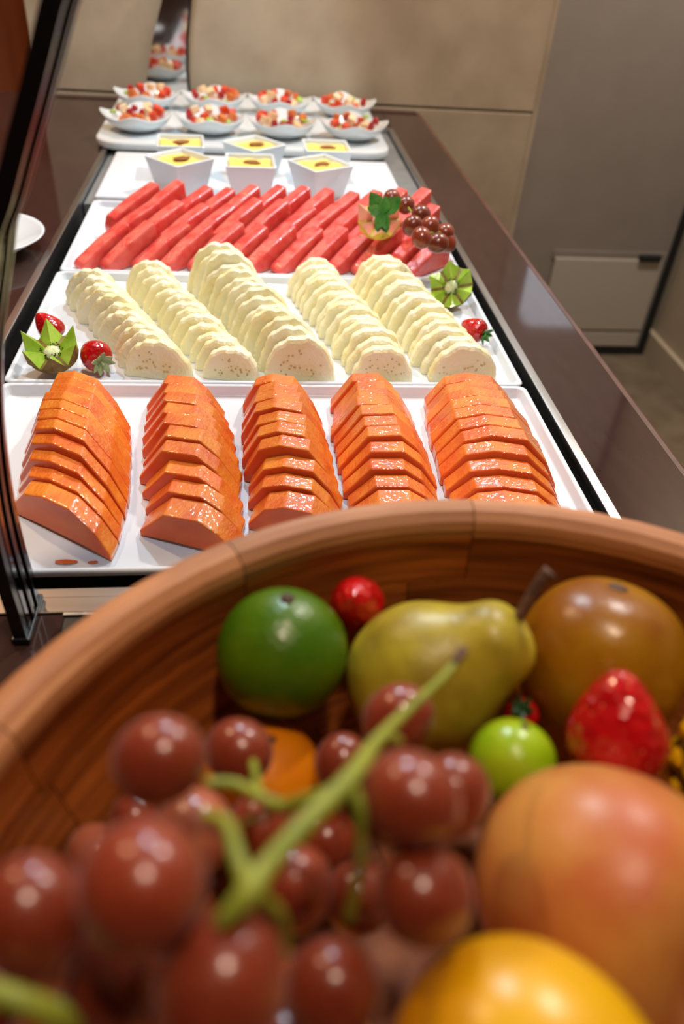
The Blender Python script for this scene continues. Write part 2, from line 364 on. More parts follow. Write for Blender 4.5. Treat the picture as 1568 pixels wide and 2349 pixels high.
# curved guard posts (near one, and the mirror-polished far end panel)
YP = .352
px_curve = [(128, 1490), (120, 1430), (104, 1390), (75, 1310), (58, 1250), (35, 1150), (20, 1050), (11, 950), (8, 850), (12, 750), (24, 650), (35, 570), (45, 490), (70, 420), (100, 310), (130, 204), (158, 100), (184, 0), (220, -110), (270, -230)]
prof = [gy(x, y, YP+.034) for x, y in px_curve]
prof = [(p.x, p.z) for p in prof]
prof = prof[:1]+[p for p in prof[1:] if p[1] > .012]
prof[0] = (prof[1][0], .0040)
last = Vector(prof[-1])
for k in range(1, 7):
    a = math.radians(52-6*k); last = last+Vector((math.cos(a), math.sin(a)))*.03; prof.append(tuple(last))
def stripme(prof, wd, y0, y1, off=0.0):
    n = len(prof); v = []; f = []
    for i, (a, b) in enumerate(prof):
        p = Vector(prof[max(i-1, 0)]); q = Vector(prof[min(i+1, n-1)]); t = (q-p).normalized(); nr = Vector((-t.y, t.x))
        s = Vector((a, b))+nr*off; e = s+nr*wd
        v += [(s.x, y0, s.y), (s.x, y1, s.y), (e.x, y1, e.y), (e.x, y0, e.y)]
    for i in range(n-1):
        for k in range(4):
            f.append((i*4+k, i*4+(k+1) % 4, i*4+4+(k+1) % 4, i*4+4+k))
    f.append((0, 1, 2, 3)); f.append((n*4-4, n*4-3, n*4-2, n*4-1))
    return frompy(v, f)
# densify the profile
den = []
for i in range(len(prof)-1):
    p0, p1, p2, p3 = [Vector(prof[j]) for j in (max(i-1, 0), i, i+1, min(i+2, len(prof)-1))]
    for s in range(4):
        t = s/4; den.append(tuple(.5*((2*p1)+(p2-p0)*t+(2*p0-5*p1+4*p2-p3)*t*t+(3*p1-p0-3*p2+p3)*t**3)))
den.append(prof[-1]); den[0] = (den[0][0], .0040)
gp = empty('guard_post', (0, 0, 0)); tag(gp, 'curved black and polished steel food guard post beside the papaya tray', 'post')
sbl = meshobj('steel_blade', stripme(den, .006, YP+.004, YP+.034), M['darksteel'], gp, smooth=False)
meshobj('black_gasket', stripme(den, .008, YP-.004, YP+.0045, off=.0005), M['blacks'], gp)
meshobj('trim_line', stripme(den, .0015, YP+.012, YP+.016, off=-.0012), M['blacks'], sbl)
meshobj('trim_line', stripme(den, .0015, YP+.024, YP+.026, off=-.0012), M['blacks'], sbl)
meshobj('foot_plate', boxme(den[0][0]-.010, den[0][0]+.002, YP-.006, YP+.036, .0013, .006, bev=.001), M['blacks'], gp)
# far end panel, polygon on a plane just before the marble wall
YE = 1.955
R_ = [gy(x, y, YE) for x, y in ((432, 222), (426, 160), (426, 90), (433, 0), (445, -90), (465, -180))]
L_ = [gy(x, y, YE) for x, y in ((330, 222), (338, 170), (350, 90), (371, 0), (397, -90), (430, -180))]
R_[0].z = L_[0].z = .0005
pp = [(p.x, p.z) for p in R_]+[(p.x, p.z) for p in L_[::-1]]
ep = empty('guard_end_panel', (0, 0, 0)); tag(ep, 'mirror-polished steel end panel standing against the marble wall behind the salad dishes', 'panel')
meshobj('mirror_blade', prismme(pp, .012), M['steelp'], ep, loc=(0, YE+.006, 0))
meshobj('black_gasket', stripme([(p.x, p.z) for p in R_], .006, YE-.002, YE+.016, off=-.006), M['blacks'], ep)

# lamps
for i, (p, e, sa_, sb_, am_, what) in enumerate(SPOTS):
    t = empty('pendant_spotlight', p); tag(t, 'black pendant spotlight hanging over the ' + what, 'lamp', 'pendant spotlights over the buffet')
    tilt = (Vector(p)-Vector(am_)).to_track_quat('Z', 'Y').to_matrix().to_4x4()
    sh = meshobj('shade', latheme([(.034, -.01), (.04, -.012), (.042, -.012), (.042, .06), (.02, .09), (0, .092)], 24), M['lampm'], t, True, mtx=tilt)
    meshobj('lens', latheme([(0, -.008), (.033, -.008), (.033, .0), (0, .0)], 24), M['led'], sh)
    meshobj('cord', tubeme([tilt @ Vector((0, 0, .088)), (0, 0, .16), (0, 0, CEIL-p[2])], [.004, .004, .004], 8), M['lampm'], t)
for i, (p, e, wc) in enumerate(WARM):
    t = empty('ceiling_downlight', (p[0], p[1], CEIL)); tag(t, 'small round warm downlight set in the ceiling', 'lamp', 'warm ceiling downlights')
    meshobj('trim_ring', latheme([(.085, 0), (.085, -.012), (.1, -.012), (.1, 0)], 28), M['lampm'], t)
    meshobj('lens', latheme([(0, -.006), (.084, -.006), (.084, 0), (0, 0)], 28), M['warmled'], t)

# ------------------------------------------------------------------ trays
def trayme(w, d, rim_z=.014, lip=.005, wall=.009, t=.003):
    """outer size w,d ; base at z=0"""
    def ring(hw, hd, z, r=.010, n=5):
        o = []
        for (sx, sy, a0) in ((1, 1, 0), (-1, 1, 90), (-1, -1, 180), (1, -1, 270)):
            for k in range(n):
                a = math.radians(a0+90*k/(n-1)); o.append(Vector((sx*(hw-r)+r*math.cos(a), sy*(hd-r)+r*math.sin(a), z)))
        return o
    hw, hd = w/2, d/2
    rings = [ring(hw-wall-.004, hd-wall-.004, t, .008), ring(hw-wall+.001, hd-wall+.001, t+.002, .008), ring(hw-lip, hd-lip, rim_z-.0006, .008), ring(hw-lip+.002, hd-lip+.002, rim_z, .008),
             ring(hw-.0015, hd-.0015, rim_z, .008), ring(hw, hd, rim_z-.0015, .008), ring(hw-.001, hd-.001, rim_z-.006, .008), ring(hw-wall-.002, hd-wall-.002, 0, .008)]
    v = [p for r in rings for p in r]; n = len(rings[0]); f = [list(range(n)), list(range(n*7, n*8))]
    for i in range(7):
        for k in range(n): f.append((i*n+k, i*n+(k+1) % n, (i+1)*n+(k+1) % n, (i+1)*n+k))
    return frompy(v, f)
TZ = -.0118    # tray base
TF = TZ+.0032  # tray floor
def tray(x0, x1, y0, y1, label):
    o = meshobj('serving_tray', trayme(x1-x0, y1-y0), M['white'], None, False, loc=((x0+x1)/2, (y0+y1)/2, TZ))
    bm = o.modifiers.new('b', 'BEVEL'); bm.width = .001; bm.segments = 2
    return tag(o, label, 'tray', 'white serving trays in the cold well')
tray(-.2465, .283, .413, .684, 'white rectangular tray holding five rows of sliced papaya')
tray(-.2455, .2825, .6855, .964, 'white rectangular tray holding five rows of sliced pineapple')
tray(-.244, .282, .9655, 1.244, 'white rectangular tray covered with watermelon slices')

# ------------------------------------------------------------------ papaya
def papayame(w, h, t, seed, nf=6, shear=0.0):
    r = random.Random(seed); J = lambda a: a+r.uniform(-.02, .02)
    if nf == 4: pts = [(-w, 0), (-w, h*.16), (-w*J(.46), h*J(.93)), (w*J(.22), h), (w*J(.60), h*J(.74)), (w, h*.2), (w, 0)]
    else: pts = [(-w, 0), (-w, h*.20), (-w*J(.66), h*J(.78)), (-w*J(.22), h*.985), (w*J(.34), h), (w*J(.74), h*J(.62)), (w, h*.16), (w, 0)]
    pts += [(w*.45, h*.05), (-w*.45, h*.05)]
    me = prismme(pts, t, bev=.0015, seg=3)
    for v_ in me.vertices: v_.co.x -= v_.co.y*shear
    me.update()
    me.materials.append(M['pap']); me.materials.append(M['papface'])
    for p in me.polygons:
        if abs(p.normal.y) > .93: p.material_index = 1
    return me
prow = [ # front centre, back centre, half width, height, yaw(deg), n, facets, label bit
 ((-.148, .4745), (-.155, .630), .0575, .054, 35, 11, 5, 'papaya row beside the curved guard post'),
 ((-.048, .4625), (-.065, .640), .0450, .046, 22, 10, 4, 'second papaya row from the guard post'),
 ((.034, .470), (.024, .641), .0420, .048, 20, 10, 5, 'middle papaya row'),
 ((.116, .474), (.112, .646), .0422, .048, 9, 11, 4, 'papaya row second from the steel rail'),
 ((.210, .466), (.214, .640), .0520, .051, 17, 11, 5, 'papaya row beside the steel rail'),
]
for ri, (fc, bc, hw, hh, yaw, n, nf, lab) in enumerate(prow):
    yr = math.radians(yaw); step = (Vector(bc)-Vector(fc)).length/(n-1); th = step*math.cos(yr)*.95
    mes = [papayame(hw, hh, th, ri*10+s, nf, math.tan(yr)*[1.0, .55, .5, .6, .85][ri]) for s in range(2)]
    for k in range(n):
        t = k/(n-1); s = .95+.05*math.sin(PI*min(1, t*1.0+.12)) - .08*max(0, t-.75)/.25
        p = Vector(fc).lerp(Vector(bc), t)
        jx = rnd.uniform(-1, 1)*[.0008, .002, .002, .002, .001][ri]
        o = meshobj('papaya_slice', mes[0 if k % 4 else 1], None)
        o.location = (p.x+math.cos(yr)*jx, p.y-math.sin(yr)*jx, TF+.0003); jz = [.004, .022, .022, .018, .008][ri]; u_ = min(1, t/.45); u_ = u_*u_*(3-2*u_); o.scale = (s*rnd.uniform(.992, 1.008)*(.94+.06*u_), 1, s*rnd.uniform(1-jz, 1+jz)*(.66+.34*u_))
        o.rotation_euler = Matrix.Rotation(-yr+math.radians(rnd.uniform(-.15, .15)), 3, 'Z').to_euler()
        if k == 0: o.scale.y = 1.35; o.location.x -= math.sin(yr)*th*.18; o.location.y -= math.cos(yr)*th*.18
        where = '%s slice from the pineapple end of the %s' % (ordinal(n-1-k), lab)
        if k == 0: where = 'end slice with its cut face bare, %s' % lab
        elif k == n-1: where = 'small slice nearest the pineapple tray, %s' % lab
        tag(o, 'orange ' + where, 'papaya slice', 'slices in the ' + lab)
# scraps of papaya pulp on the tray by the first row
for (x, y, s) in ((-.142, .4345, .008), (-.122, .4335, .004)):
    me = latheme(sphereprof(1, .3, 8), 12, jit=.35, js=2.2, seed=x*100); o = meshobj('papaya_scrap', me, M['papred'], None, True, loc=(x, y, TF+.0008)); o.scale = (s, s*.35, s*.3)
    tag(o, '%s scrap of papaya pulp on the white tray floor beside the front lip' % ('long thin' if s > .005 else 'tiny'), 'papaya scrap')

# ------------------------------------------------------------------ pineapple
def pineme(w, h, t, seed):
    r = random.Random(seed); out = []; n = 44
    J = lambda a: a+r.uniform(-.05, .05)
    key = [(1.0, 0), (.97, J(.22)), (J(.86), J(.52)), (J(.60), J(.84)), (J(.22), 1.0), (-J(.22), J(.98)), (-J(.62), J(.80)), (-J(.87), J(.48)), (-.98, J(.2)), (-1.0, 0)]
    for k in range(n+1):
        q = k/n*(len(key)-1); i_ = min(int(q), len(key)-2); u = q-i_
        x = key[i_][0]*(1-u)+key[i_+1][0]*u; z = key[i_][1]*(1-u)+key[i_+1][1]*u
        b = 1+r.uniform(-.018, .018)+.012*math.sin(q*5.2)
        out.append((w*x*b, max(0, h*z*b)))
    v = []; f = []
    for s, k in ((-.5, .93), (-.34, .995), (.34, 1.0), (.5, .95)):
        v += [(x*k, s*t, z*k if z > 0 else 0) for x, z in out]
    m = n+1
    for i in range(3):
        for k in range(n): f.append((i*m+k, i*m+k+1, (i+1)*m+k+1, (i+1)*m+k))
        f.append((i*m, (i+1)*m, (i+1)*m+n, i*m+n))
    cv = len(v); v.append((0, -.5*t, h*.4)); v.append((0, .5*t, h*.4))
    for k in range(n): f.append((k, cv, k+1)); f.append((3*m+k, 3*m+k+1, cv+1))
    f.append((0, n, cv)); f.append((3*m, cv+1, 3*m+n))
    me = frompy(v, f); me.materials.append(M['pine']); me.materials.append(M['pineface'])
    for p in me.polygons:
        p.use_smooth = abs(p.normal.y) < .5
        if p.normal.y < -.8: p.material_index = 1
    return me
pitme = latheme(sphereprof(1, .5, 6), 8)
nrow = [ # front centre, back centre, half width f/b, height f/b, yaw, n, label
 ((-.098, .716), (-.188, .885), .034, .037, .040, .045, 12, 11, 'pineapple row beside the strawberries'),
 ((-.022, .714), (-.124, .918), .030, .033, .034, .042, 10, 13, 'narrow pineapple row next to the middle row'),
 ((.046, .714), (-.043, .930), .036, .043, .050, .064, 8, 14, 'tall middle pineapple row'),
 ((.136, .713), (.078, .925), .034, .036, .040, .046, 4, 14, 'pale pineapple row second from the steel rail'),
 ((.220, .713), (.160, .930), .037, .040, .044, .054, 4, 14, 'pineapple row beside the steel rail'),
]
for ri, (fc, bc, w0, w1, h0, h1, yaw, n, lab) in enumerate(nrow):
    ya_ = math.radians(yaw); step = ((bc[0]-fc[0])*math.sin(ya_)+(bc[1]-fc[1])*math.cos(ya_))/(n-1)*.88; me = [pineme(1.0*w0, 1.0*h0, step, ri*5+s) for s in range(2)]
    for k in range(n):
        t = k/(n-1); p = Vector(fc).lerp(Vector(bc), t)
        sx = 1+(w1/w0-1)*t; sz = 1+(h1/h0-1)*t
        jx = rnd.uniform(-.0025, .0025)
        o = meshobj('pineapple_slice', me[k % 2], None); o.location = (p.x+math.cos(ya_)*jx, p.y-math.sin(ya_)*jx, TF+.0003)
        o.scale = (sx*rnd.uniform(.95, 1.04), 1, sz*rnd.uniform(.93, 1.05)); o.rotation_euler = (0, 0, -math.radians(yaw+rnd.uniform(-.5, .5)))
        where = '%s slice from the watermelon end of the %s' % (ordinal(n-1-k), lab)
        if k == 0:
            where = 'pale end slice with pitted face bare, ' + lab
            for q in range(22):
                a = rnd.uniform(.25, PI-.25); rr_ = rnd.uniform(.35, .85)
                d = meshobj('pit', pitme, M['pinehole'], o); s = rnd.uniform(.0011, .0022); d.scale = (s*.7/sx, s*.5, s*1.4/sz)
                d.location = (w0*rr_*.9*math.cos(a), -step*.485, h0*rr_*math.sin(a)**.8*.95)
        tag(o, where, 'pineapple slice', 'slices in the ' + lab)

# ------------------------------------------------------------------ watermelon
def wmme(Ln, h0, h1, t, seed):
    r = random.Random(seed)
    poly = [(0, 0), (-.003, h0*.5), (.002, h0), (Ln*.5, h0+(h1-h0)*.55), (Ln, h1), (Ln+.004, h1*.55), (Ln+.001, 0)]
    me = prismme(poly, t, bev=.0030, seg=2); return me
wrow = [ # y start, h0, h1, x start, spacing, n, len, label
 (.992, .012, .050, -.226, .0362, 13, .080, 'watermelon row facing the pineapple'),
 (1.0535, .028, .060, -.1942, .0362, 12, .080, 'middle watermelon row'),
 (1.115, .030, .064, -.1986, .0362, 12, .080, 'watermelon row facing the custard cups'),
]
WYAW = math.radians(42)
for ri, (y0, h0, h1, x0, sp, n, Ln, lab) in enumerate(wrow):
    mes = [wmme(Ln, h0, h1, .0212, ri*3+s) for s in range(1)]
    for k in range(n):
        o = meshobj('watermelon_slice', mes[0], M['wm'])
        x = x0+sp*k
        ju = rnd.uniform(-.003, .003); o.location = (x+math.cos(WYAW)*ju, y0+math.sin(WYAW)*ju, TF+.0003)
        o.scale = (rnd.uniform(.95, 1.05), 1, rnd.uniform(.88, 1.08)); o.rotation_euler = (0, 0, WYAW+rnd.uniform(-.012, .012))
        where = 'red %s slice from the saucer side in the %s' % (ordinal(k), lab)
        tag(o, where, 'watermelon slice', 'slices in the ' + lab)
        if rnd.random() < .22:
            sd = meshobj('seed', pitme, M['seed'], o); u = rnd.uniform(.25, .8); sd.scale = (.0028, .0018, .0020)
            sd.location = (Ln*u, rnd.uniform(-.004, .004), h0+(h1-h0)*(u*1.02)+.0002)

# ------------------------------------------------------------------ carved fruit flowers, strawberries, grapes on trays
def flower(name, mtx, R, n, flesh, skin, core, label, cat, spike=.55, up=.25, seeds=True):
    t = empty(name, None, mtx=mtx); tag(t, label, cat)
    # petals: n wedges, each a thick tooth
    rings = 6
    for k in range(n):
        a0 = 2*PI*k/n; a1 = 2*PI*(k+1)/n; am = (a0+a1)/2; v = []; f = []
        tip = Vector((R*1.12*math.cos(am), R*1.12*math.sin(am), R*(up+spike)))
        b0 = Vector((R*.97*math.cos(a0+.05), R*.97*math.sin(a0+.05), R*.02)); b1 = Vector((R*.97*math.cos(a1-.05), R*.97*math.sin(a1-.05), R*.02))
        ci = .34
        c0 = Vector((R*ci*math.cos(a0+.2), R*ci*math.sin(a0+.2), R*.02)); c1 = Vector((R*ci*math.cos(a1-.2), R*ci*math.sin(a1-.2), R*.02)); ct_ = Vector((R*ci*math.cos(am), R*ci*math.sin(am), R*.20))
        mid = Vector((R*1.06*math.cos(am), R*1.06*math.sin(am), R*.05))
        v = [tip, b0, b1, c0, c1, ct_, mid]
        f = [(0, 1, 3, 5), (0, 5, 4, 2), (3, 4, 5), (1, 6, 2, 4, 3)]
        bm = bmesh.new(); bv = [bm.verts.new(p) for p in v]
        for q in f: bm.faces.new([bv[i] for i in q])
        bm.faces.new([bv[0], bv[6], bv[1]]); bm.faces.new([bv[0], bv[2], bv[6]])
        me = frombm(bm); me.materials.append(M[flesh]); me.materials.append(M[skin])
        for p in me.polygons:
            c = p.center
            if len(p.vertices) == 3 and math.hypot(c.x, c.y) > R*.85: p.material_index = 1
        meshobj('petal', me, None, t)
    meshobj('skin', latheme([(0, -R*.62), (R*.4, -R*.58), (R*.72, -R*.42), (R*.93, -R*.18), (R*.99, .0), (R*.96, R*.03), (R*.3, R*.02), (0, R*.02)], 24), M[skin], t, True)
    c = meshobj('core', latheme([(0, -R*.02), (R*.36, 0), (R*.31, R*.12), (R*.15, R*.2), (0, R*.21)], 12, jit=R*.05, js=200), M[core], t, True)
    if seeds:
        v = []; f = []
        for q in range(44):
            a = rnd.uniform(0, 2*PI); r_ = R*rnd.uniform(.28, .44); c_ = Vector((r_*math.cos(a), r_*math.sin(a), R*rnd.uniform(.06, .2))); s = R*.035
            b = len(v); v += [c_+Vector(d)*s for d in ((1, 0, 0), (-1, 0, 0), (0, 1, 0), (0, -1, 0), (0, 0, 1.4), (0, 0, -1.4))]
            for (i, j, l) in ((0, 2, 4), (2, 1, 4), (1, 3, 4), (3, 0, 4), (2, 0, 5), (1, 2, 5), (3, 1, 5), (0, 3, 5)): f.append((b+i, b+j, b+l))
        s_ = meshobj('seeds', frompy(v, f), M['seed'], c); s_['kind'] = 'stuff'
    return t
def strawberry(mtx, R, Ln, label, group=None, leafm='paleleaf', nl=8, leafL=.6):
    """tip along +z, calyx at z=0"""
    t = empty('strawberry', None, mtx=mtx); tag(t, label, 'strawberry', group)
    pr = [(0, Ln*.02), (R*.45, -Ln*.01), (R*.85, Ln*.08), (R, Ln*.26), (R*.97, Ln*.4), (R*.84, Ln*.58), (R*.62, Ln*.76), (R*.38, Ln*.91), (R*.16, Ln*.985), (0, Ln)]
    fl = meshobj('flesh', latheme(pr, 28, jit=R*.03, js=60), M['straw'], t, True)
    s = fl.modifiers.new('s', 'SUBSURF'); s.levels = s.render_levels = 1
    stk = meshobj('calyx', tubeme([(0, 0, 0), (R*.05, 0, -R*.25), (R*.1, R*.05, -R*.5)], [R*.10, R*.08, R*.09], 8), M[leafm], t, True)
    lm = leafme(R*leafL*1.4, R*.24, .3, -.15, 6)
    for k in range(nl):
        a = 2*PI*k/nl+rnd.uniform(-.2, .2)
        o = meshobj('calyx_leaf', lm, M[leafm], stk)
        o.matrix_basis = Matrix.Translation((0, 0, -R*.04)) @ Matrix.Rotation(a, 4, 'Z') @ Matrix.Rotation(-.25+rnd.uniform(-.2, .1), 4, 'X')
    return t
Z0 = TF
kl = gz(108, 838, .006); flower('kiwi_flower', Matrix.Translation((kl.x+.004, kl.y+.013, TF+.0215)) @ Matrix.Rotation(.28, 4, 'X') @ Matrix.Rotation(.2, 4, 'Z'), .026, 6, 'kiwi', 'kiwiskin', 'kiwicore', 'carved kiwi flower with open petals beside two strawberries', 'kiwi', .50, .30)
kr = gz(1034, 668, .01); flower('kiwi_flower', aim((-.42, -.62, .62), .4, (kr.x, kr.y, TF+.0235)), .027, 6, 'kiwi', 'kiwiskin', 'kiwicore', 'carved kiwi flower tilted over at the steel rail end of the pineapple', 'kiwi', .32, .12)
s1 = gz(213, 818, .008); strawberry(aim((-.50, .80, .10), .3, (s1.x+.010, s1.y-.012, TF+.0175)), .0165, .034, 'strawberry with pale star calyx facing out between kiwi flower and pineapple', 'strawberries on the pineapple tray')
s2 = gz(105, 790, .012); strawberry(aim((-.6, .2, .75), .3, (s2.x+.008, s2.y+.024, TF+.016)), .0145, .032, 'strawberry half hidden behind the open kiwi flower', 'strawberries on the pineapple tray')
s3 = gz(1100, 760, .008); strawberry(aim((-.62, .72, .1), .3, (s3.x+.002, s3.y-.010, TF+.0175)), .014, .032, 'strawberry with green calyx between pineapple and steel rail', 'strawberries on the pineapple tray', 'leaf')
# guava flower with mint on the watermelon
gv = gz(868, 512, .055); GZ = .058
flower('guava_flower', aim((-.1, -.55, .8), .2, (gv.x, gv.y, GZ)), .028, 6, 'guava', 'guavaskin', 'guava', 'carved pink guava flower with yellow rind lying on the watermelon', 'guava', .45, .25, False)
mp_ = Vector((gv.x, gv.y, GZ))+(CAM-Vector((gv.x, gv.y, GZ))).normalized()*.016+Vector((.004, 0, .010))
mt = empty('mint_sprig', mp_); tag(mt, 'green mint sprig stuck in the guava flower', 'herb')
lf = leafme(.030, .0115, .25, .12, 9, .05); lf2 = leafme(.021, .0085, .25, .10, 9, .05)
vz = (CAM-mp_).normalized(); vx = Vector((0, 0, 1)).cross(vz).normalized(); vy = vz.cross(vx)   # leaves spread over the tilted face of the flower
meshobj('stem', tubeme([-vy*.020, -vy*.004+vz*.001, vy*.004], [.0013, .0013, .001], 8), M['leaf'], mt, True)
for (a, L_f, dz) in ((-38, lf, .001), (46, lf, .002), (8, lf2, .004), (176, lf, .001), (160, lf2, .003), (196, lf2, .0035), (-75, lf2, .003)):
    a = math.radians(a); yd = vy*math.cos(a)+vx*math.sin(a); xd = yd.cross(vz); b = Matrix((xd, yd, vz)).transposed().to_4x4(); b.translation = vz*dz
    meshobj('mint_leaf', L_f, M['leaf'], mt, mtx=b)
grme = latheme(sphereprof(1, 1.12, 16), 28)
def grape(parent, c, r, m='grape', axis=None):
    o = meshobj('grape', grme, None, parent, True)
    if not grme.materials: grme.materials.append(M['grape'])
    o.material_slots[0].link = 'OBJECT'; o.material_slots[0].material = M[m]
    q = aim(axis or (rnd.uniform(-1, 1), rnd.uniform(-1, 1), rnd.uniform(-1, 1)), 0, c); o.matrix_basis = q @ Matrix.Diagonal((r, r, r, 1)); return o
gb = empty('grape_bunch', (0, 0, 0)); tag(gb, 'small bunch of red grapes on the watermelon beside the guava flower', 'grapes')
gpx = [(965, 492, .074), (945, 518, .074), (985, 520, .072), (966, 545, .074), (1020, 534, .060), (1003, 558, .064), (930, 470, .072), (898, 455, .070), (1024, 556, .050)]
gpts = []
for (x, y, z) in gpx:
    p = gz(x, y, z); gpts.append(p); grape(gb, p, .0122)
meshobj('stem', tubeme([gpts[7], gpts[6], (gpts[0]+gpts[1])/2, (gpts[2]+gpts[3])/2, gpts[4], gpts[5], gpts[8]], [.0012]*7, 8), M['gstem'], gb, True)

# ------------------------------------------------------------------ custard cups on board
cb = tag(meshobj('serving_board', boxme(-.243, .250, 1.250, 1.505, -.0055, .006, bev=.003), M['white']), 'flat white board under the six custard cups', 'board')
def squarebowl(wt, wb, h, t=.0035, r=.10, lift=0.0):
    def ring(hw, z, rr, n=5, lf=0):
        o = []; rad = hw*rr
        for (sx, sy, a0) in ((1, 1, 0), (-1, 1, 90), (-1, -1, 180), (1, -1, 270)):
            for k in range(n):
                a = math.radians(a0+90*k/(n-1)); p = Vector((sx*(hw-rad)+rad*math.cos(a), sy*(hw-rad)+rad*math.sin(a), z))
                p.z += lf*(max(0, (p.xy.length/hw-1)/.414))**1.5; o.append(p)
        return o
    L5 = [ring(wb*.8, t+.001, r), ring(wb, t+.005, r), ring(wt-t, h-.001, r, lf=lift), ring(wt-t*.5, h, r, lf=lift), ring(wt, h-.001, r, lf=lift), ring(wb+t*.9, .006, r), ring(wb, 0, r)]
    v = [p for q in L5 for p in q]; n = len(L5[0]); f = [list(range(n)), list(range(6*n, 7*n))]
    for i in range(6):
        for k in range(n): f.append((i*n+k, i*n+(k+1) % n, (i+1)*n+(k+1) % n, (i+1)*n+k))
    return frompy(v, f)
cupme = squarebowl(.039, .026, .052)
cups = [((-.112, 1.287), 45, 'beside the watermelon, turned corner-on, on the guard post side'), ((-.003, 1.283), 2, 'beside the watermelon, squarely set between two turned cups'), ((.108, 1.287), 33, 'beside the watermelon, turned corner-on, on the steel rail side'),
        ((-.118, 1.386), 4, 'beside the salad dishes, squarely set, on the guard post side'), ((.004, 1.390), 43, 'beside the salad dishes, turned corner-on between square-set cups'), ((.126, 1.392), 3, 'beside the salad dishes, squarely set, on the steel rail side')]
for i, (p, rz, lab) in enumerate(cups):
    c = meshobj('custard_cup', cupme, M['porc'], None, loc=(p[0], p[1], .0062), rot=(0, 0, math.radians(rz)))
    b_ = c.modifiers.new('b', 'BEVEL'); b_.width = .0008; b_.segments = 2
    tag(c, 'square white cup ' + lab, 'cup', 'square custard cups')
    v = []; f = []; n = 14
    for a in range(n):
        for b in range(n):
            x = (a/(n-1)-.5)*2; y = (b/(n-1)-.5)*2; q = .0330
            z = .0455+.0035*mnoise.noise(Vector((x*1.7+i*5, y*1.7, i))) + .004*(1-max(abs(x), abs(y)))
            cn = .965 if min(abs(x), abs(y)) > .9 else 1; v.append((x*q*cn, y*q*cn, z))
    for a in range(n-1):
        for b in range(n-1): f.append((a*n+b, (a+1)*n+b, (a+1)*n+b+1, a*n+b+1))
    bot = len(v); v += [(s*.0240, u*.0240, .0100) for s, u in ((-1, -1), (1, -1), (1, 1), (-1, 1))]
    edge = [a*n for a in range(n)], [(n-1)*n+b for b in range(n)], [a*n+n-1 for a in range(n-1, -1, -1)], [b for b in range(n-1, -1, -1)]
    for e_, (q0, q1) in zip(edge, ((bot, bot+1), (bot+1, bot+2), (bot+2, bot+3), (bot+3, bot))):
        f.append(list(e_)+[q1, q0])
    f.append((bot, bot+1, bot+2, bot+3))
    cu = meshobj('custard', frompy(v, f), M['custard'], None, True, loc=c.location, rot=c.rotation_euler)
    tag(cu, 'custard in the cup ' + lab, 'custard', 'custards in square cups')
    w = latheme(sphereprof(1, .35, 8), 14, jit=.4, js=1.5, seed=i+3); o = meshobj('cinnamon_dusting', w, M['cinn'], cu, True, loc=(.002, -.003, .0500)); o.scale = (.014, .010, .0022)

# ------------------------------------------------------------------ salad board and dishes
def roundrect(hw, hd, r, n=6):
    o = []
    for (sx, sy, a0) in ((1, 1, 0), (-1, 1, 90), (-1, -1, 180), (1, -1, 270)):
        for k in range(n):
            a = math.radians(a0+90*k/(n-1)); o.append((sx*(hw-r)+r*math.cos(a), sy*(hd-r)+r*math.sin(a)))
    return o
sb = meshobj('salad_platter', prismme(roundrect(.274, .215, .05), .014, bev=.004, axis='z'), M['porc'], None, loc=(-.012, 1.732, .0112))
tag(sb, 'long white platter with rounded ends under the fruit salad dishes', 'platter')
def dishme(R=.0605, h=.026):
    v = []; f = []; n = 48
    def ring(r, z, amp, lf):
        for k in range(n):
            a = 2*PI*k/n; c4 = (0.5+0.5*math.cos(4*a)); rr_ = r*(1+amp*(c4**1.5-.35)); v.append((rr_*math.cos(a), rr_*math.sin(a), z+lf*c4**2))
    spec = [(R*.40, .004, 0, 0), (R*.62, .008, .03, 0), (R*.86, h*.62, .10, .005), (R*.97, h-.001, .16, .009), (R, h, .17, .0095), (R*1.005, h-.002, .17, .009), (R*.88, h*.5, .10, .004), (R*.6, .004, .03, 0), (R*.45, 0, 0, 0)]
    for s in spec: ring(*s)
    for i in range(len(spec)-1):
        for k in range(n): f.append((i*n+k, i*n+(k+1) % n, (i+1)*n+(k+1) % n, (i+1)*n+k))
    f.append(list(range(n))); f.append(list(range((len(spec)-1)*n, len(spec)*n)))
    return frompy(v, f)
dme = dishme()
cubeme = boxme(-.5, .5, -.5, .5, -.5, .5, bev=.12)
wedge = latheme([(0, -.5), (.42, -.42), (.5, -.05), (.36, .3), (.12, .48), (0, .5)], 12, jit=.08, js=3)
slicem = latheme([(0, -.18), (.5, -.16), (.55, 0), (.5, .16), (0, .18)], 14)
kinds = [('papaya_cube', cubeme, 'redfruit', 'red-orange fruit cube'), ('strawberry_piece', wedge, 'straw', 'cut strawberry piece'), ('melon_cube', cubeme, 'melon', 'cream melon cube'), ('kiwi_slice', slicem, 'kiwi', 'green kiwi slice'), ('papaya_cube', cubeme, 'pap', 'orange papaya cube')]
spots = []
for row, (yy, nm) in enumerate(((1.612, 'row beside the custard'), (1.800, 'row against the marble wall'))):
    xs_ = [-.214, -.077, .060, .197]
    for i, x in enumerate(xs_): spots.append((x, yy+(i % 2)*.004, nm, i))
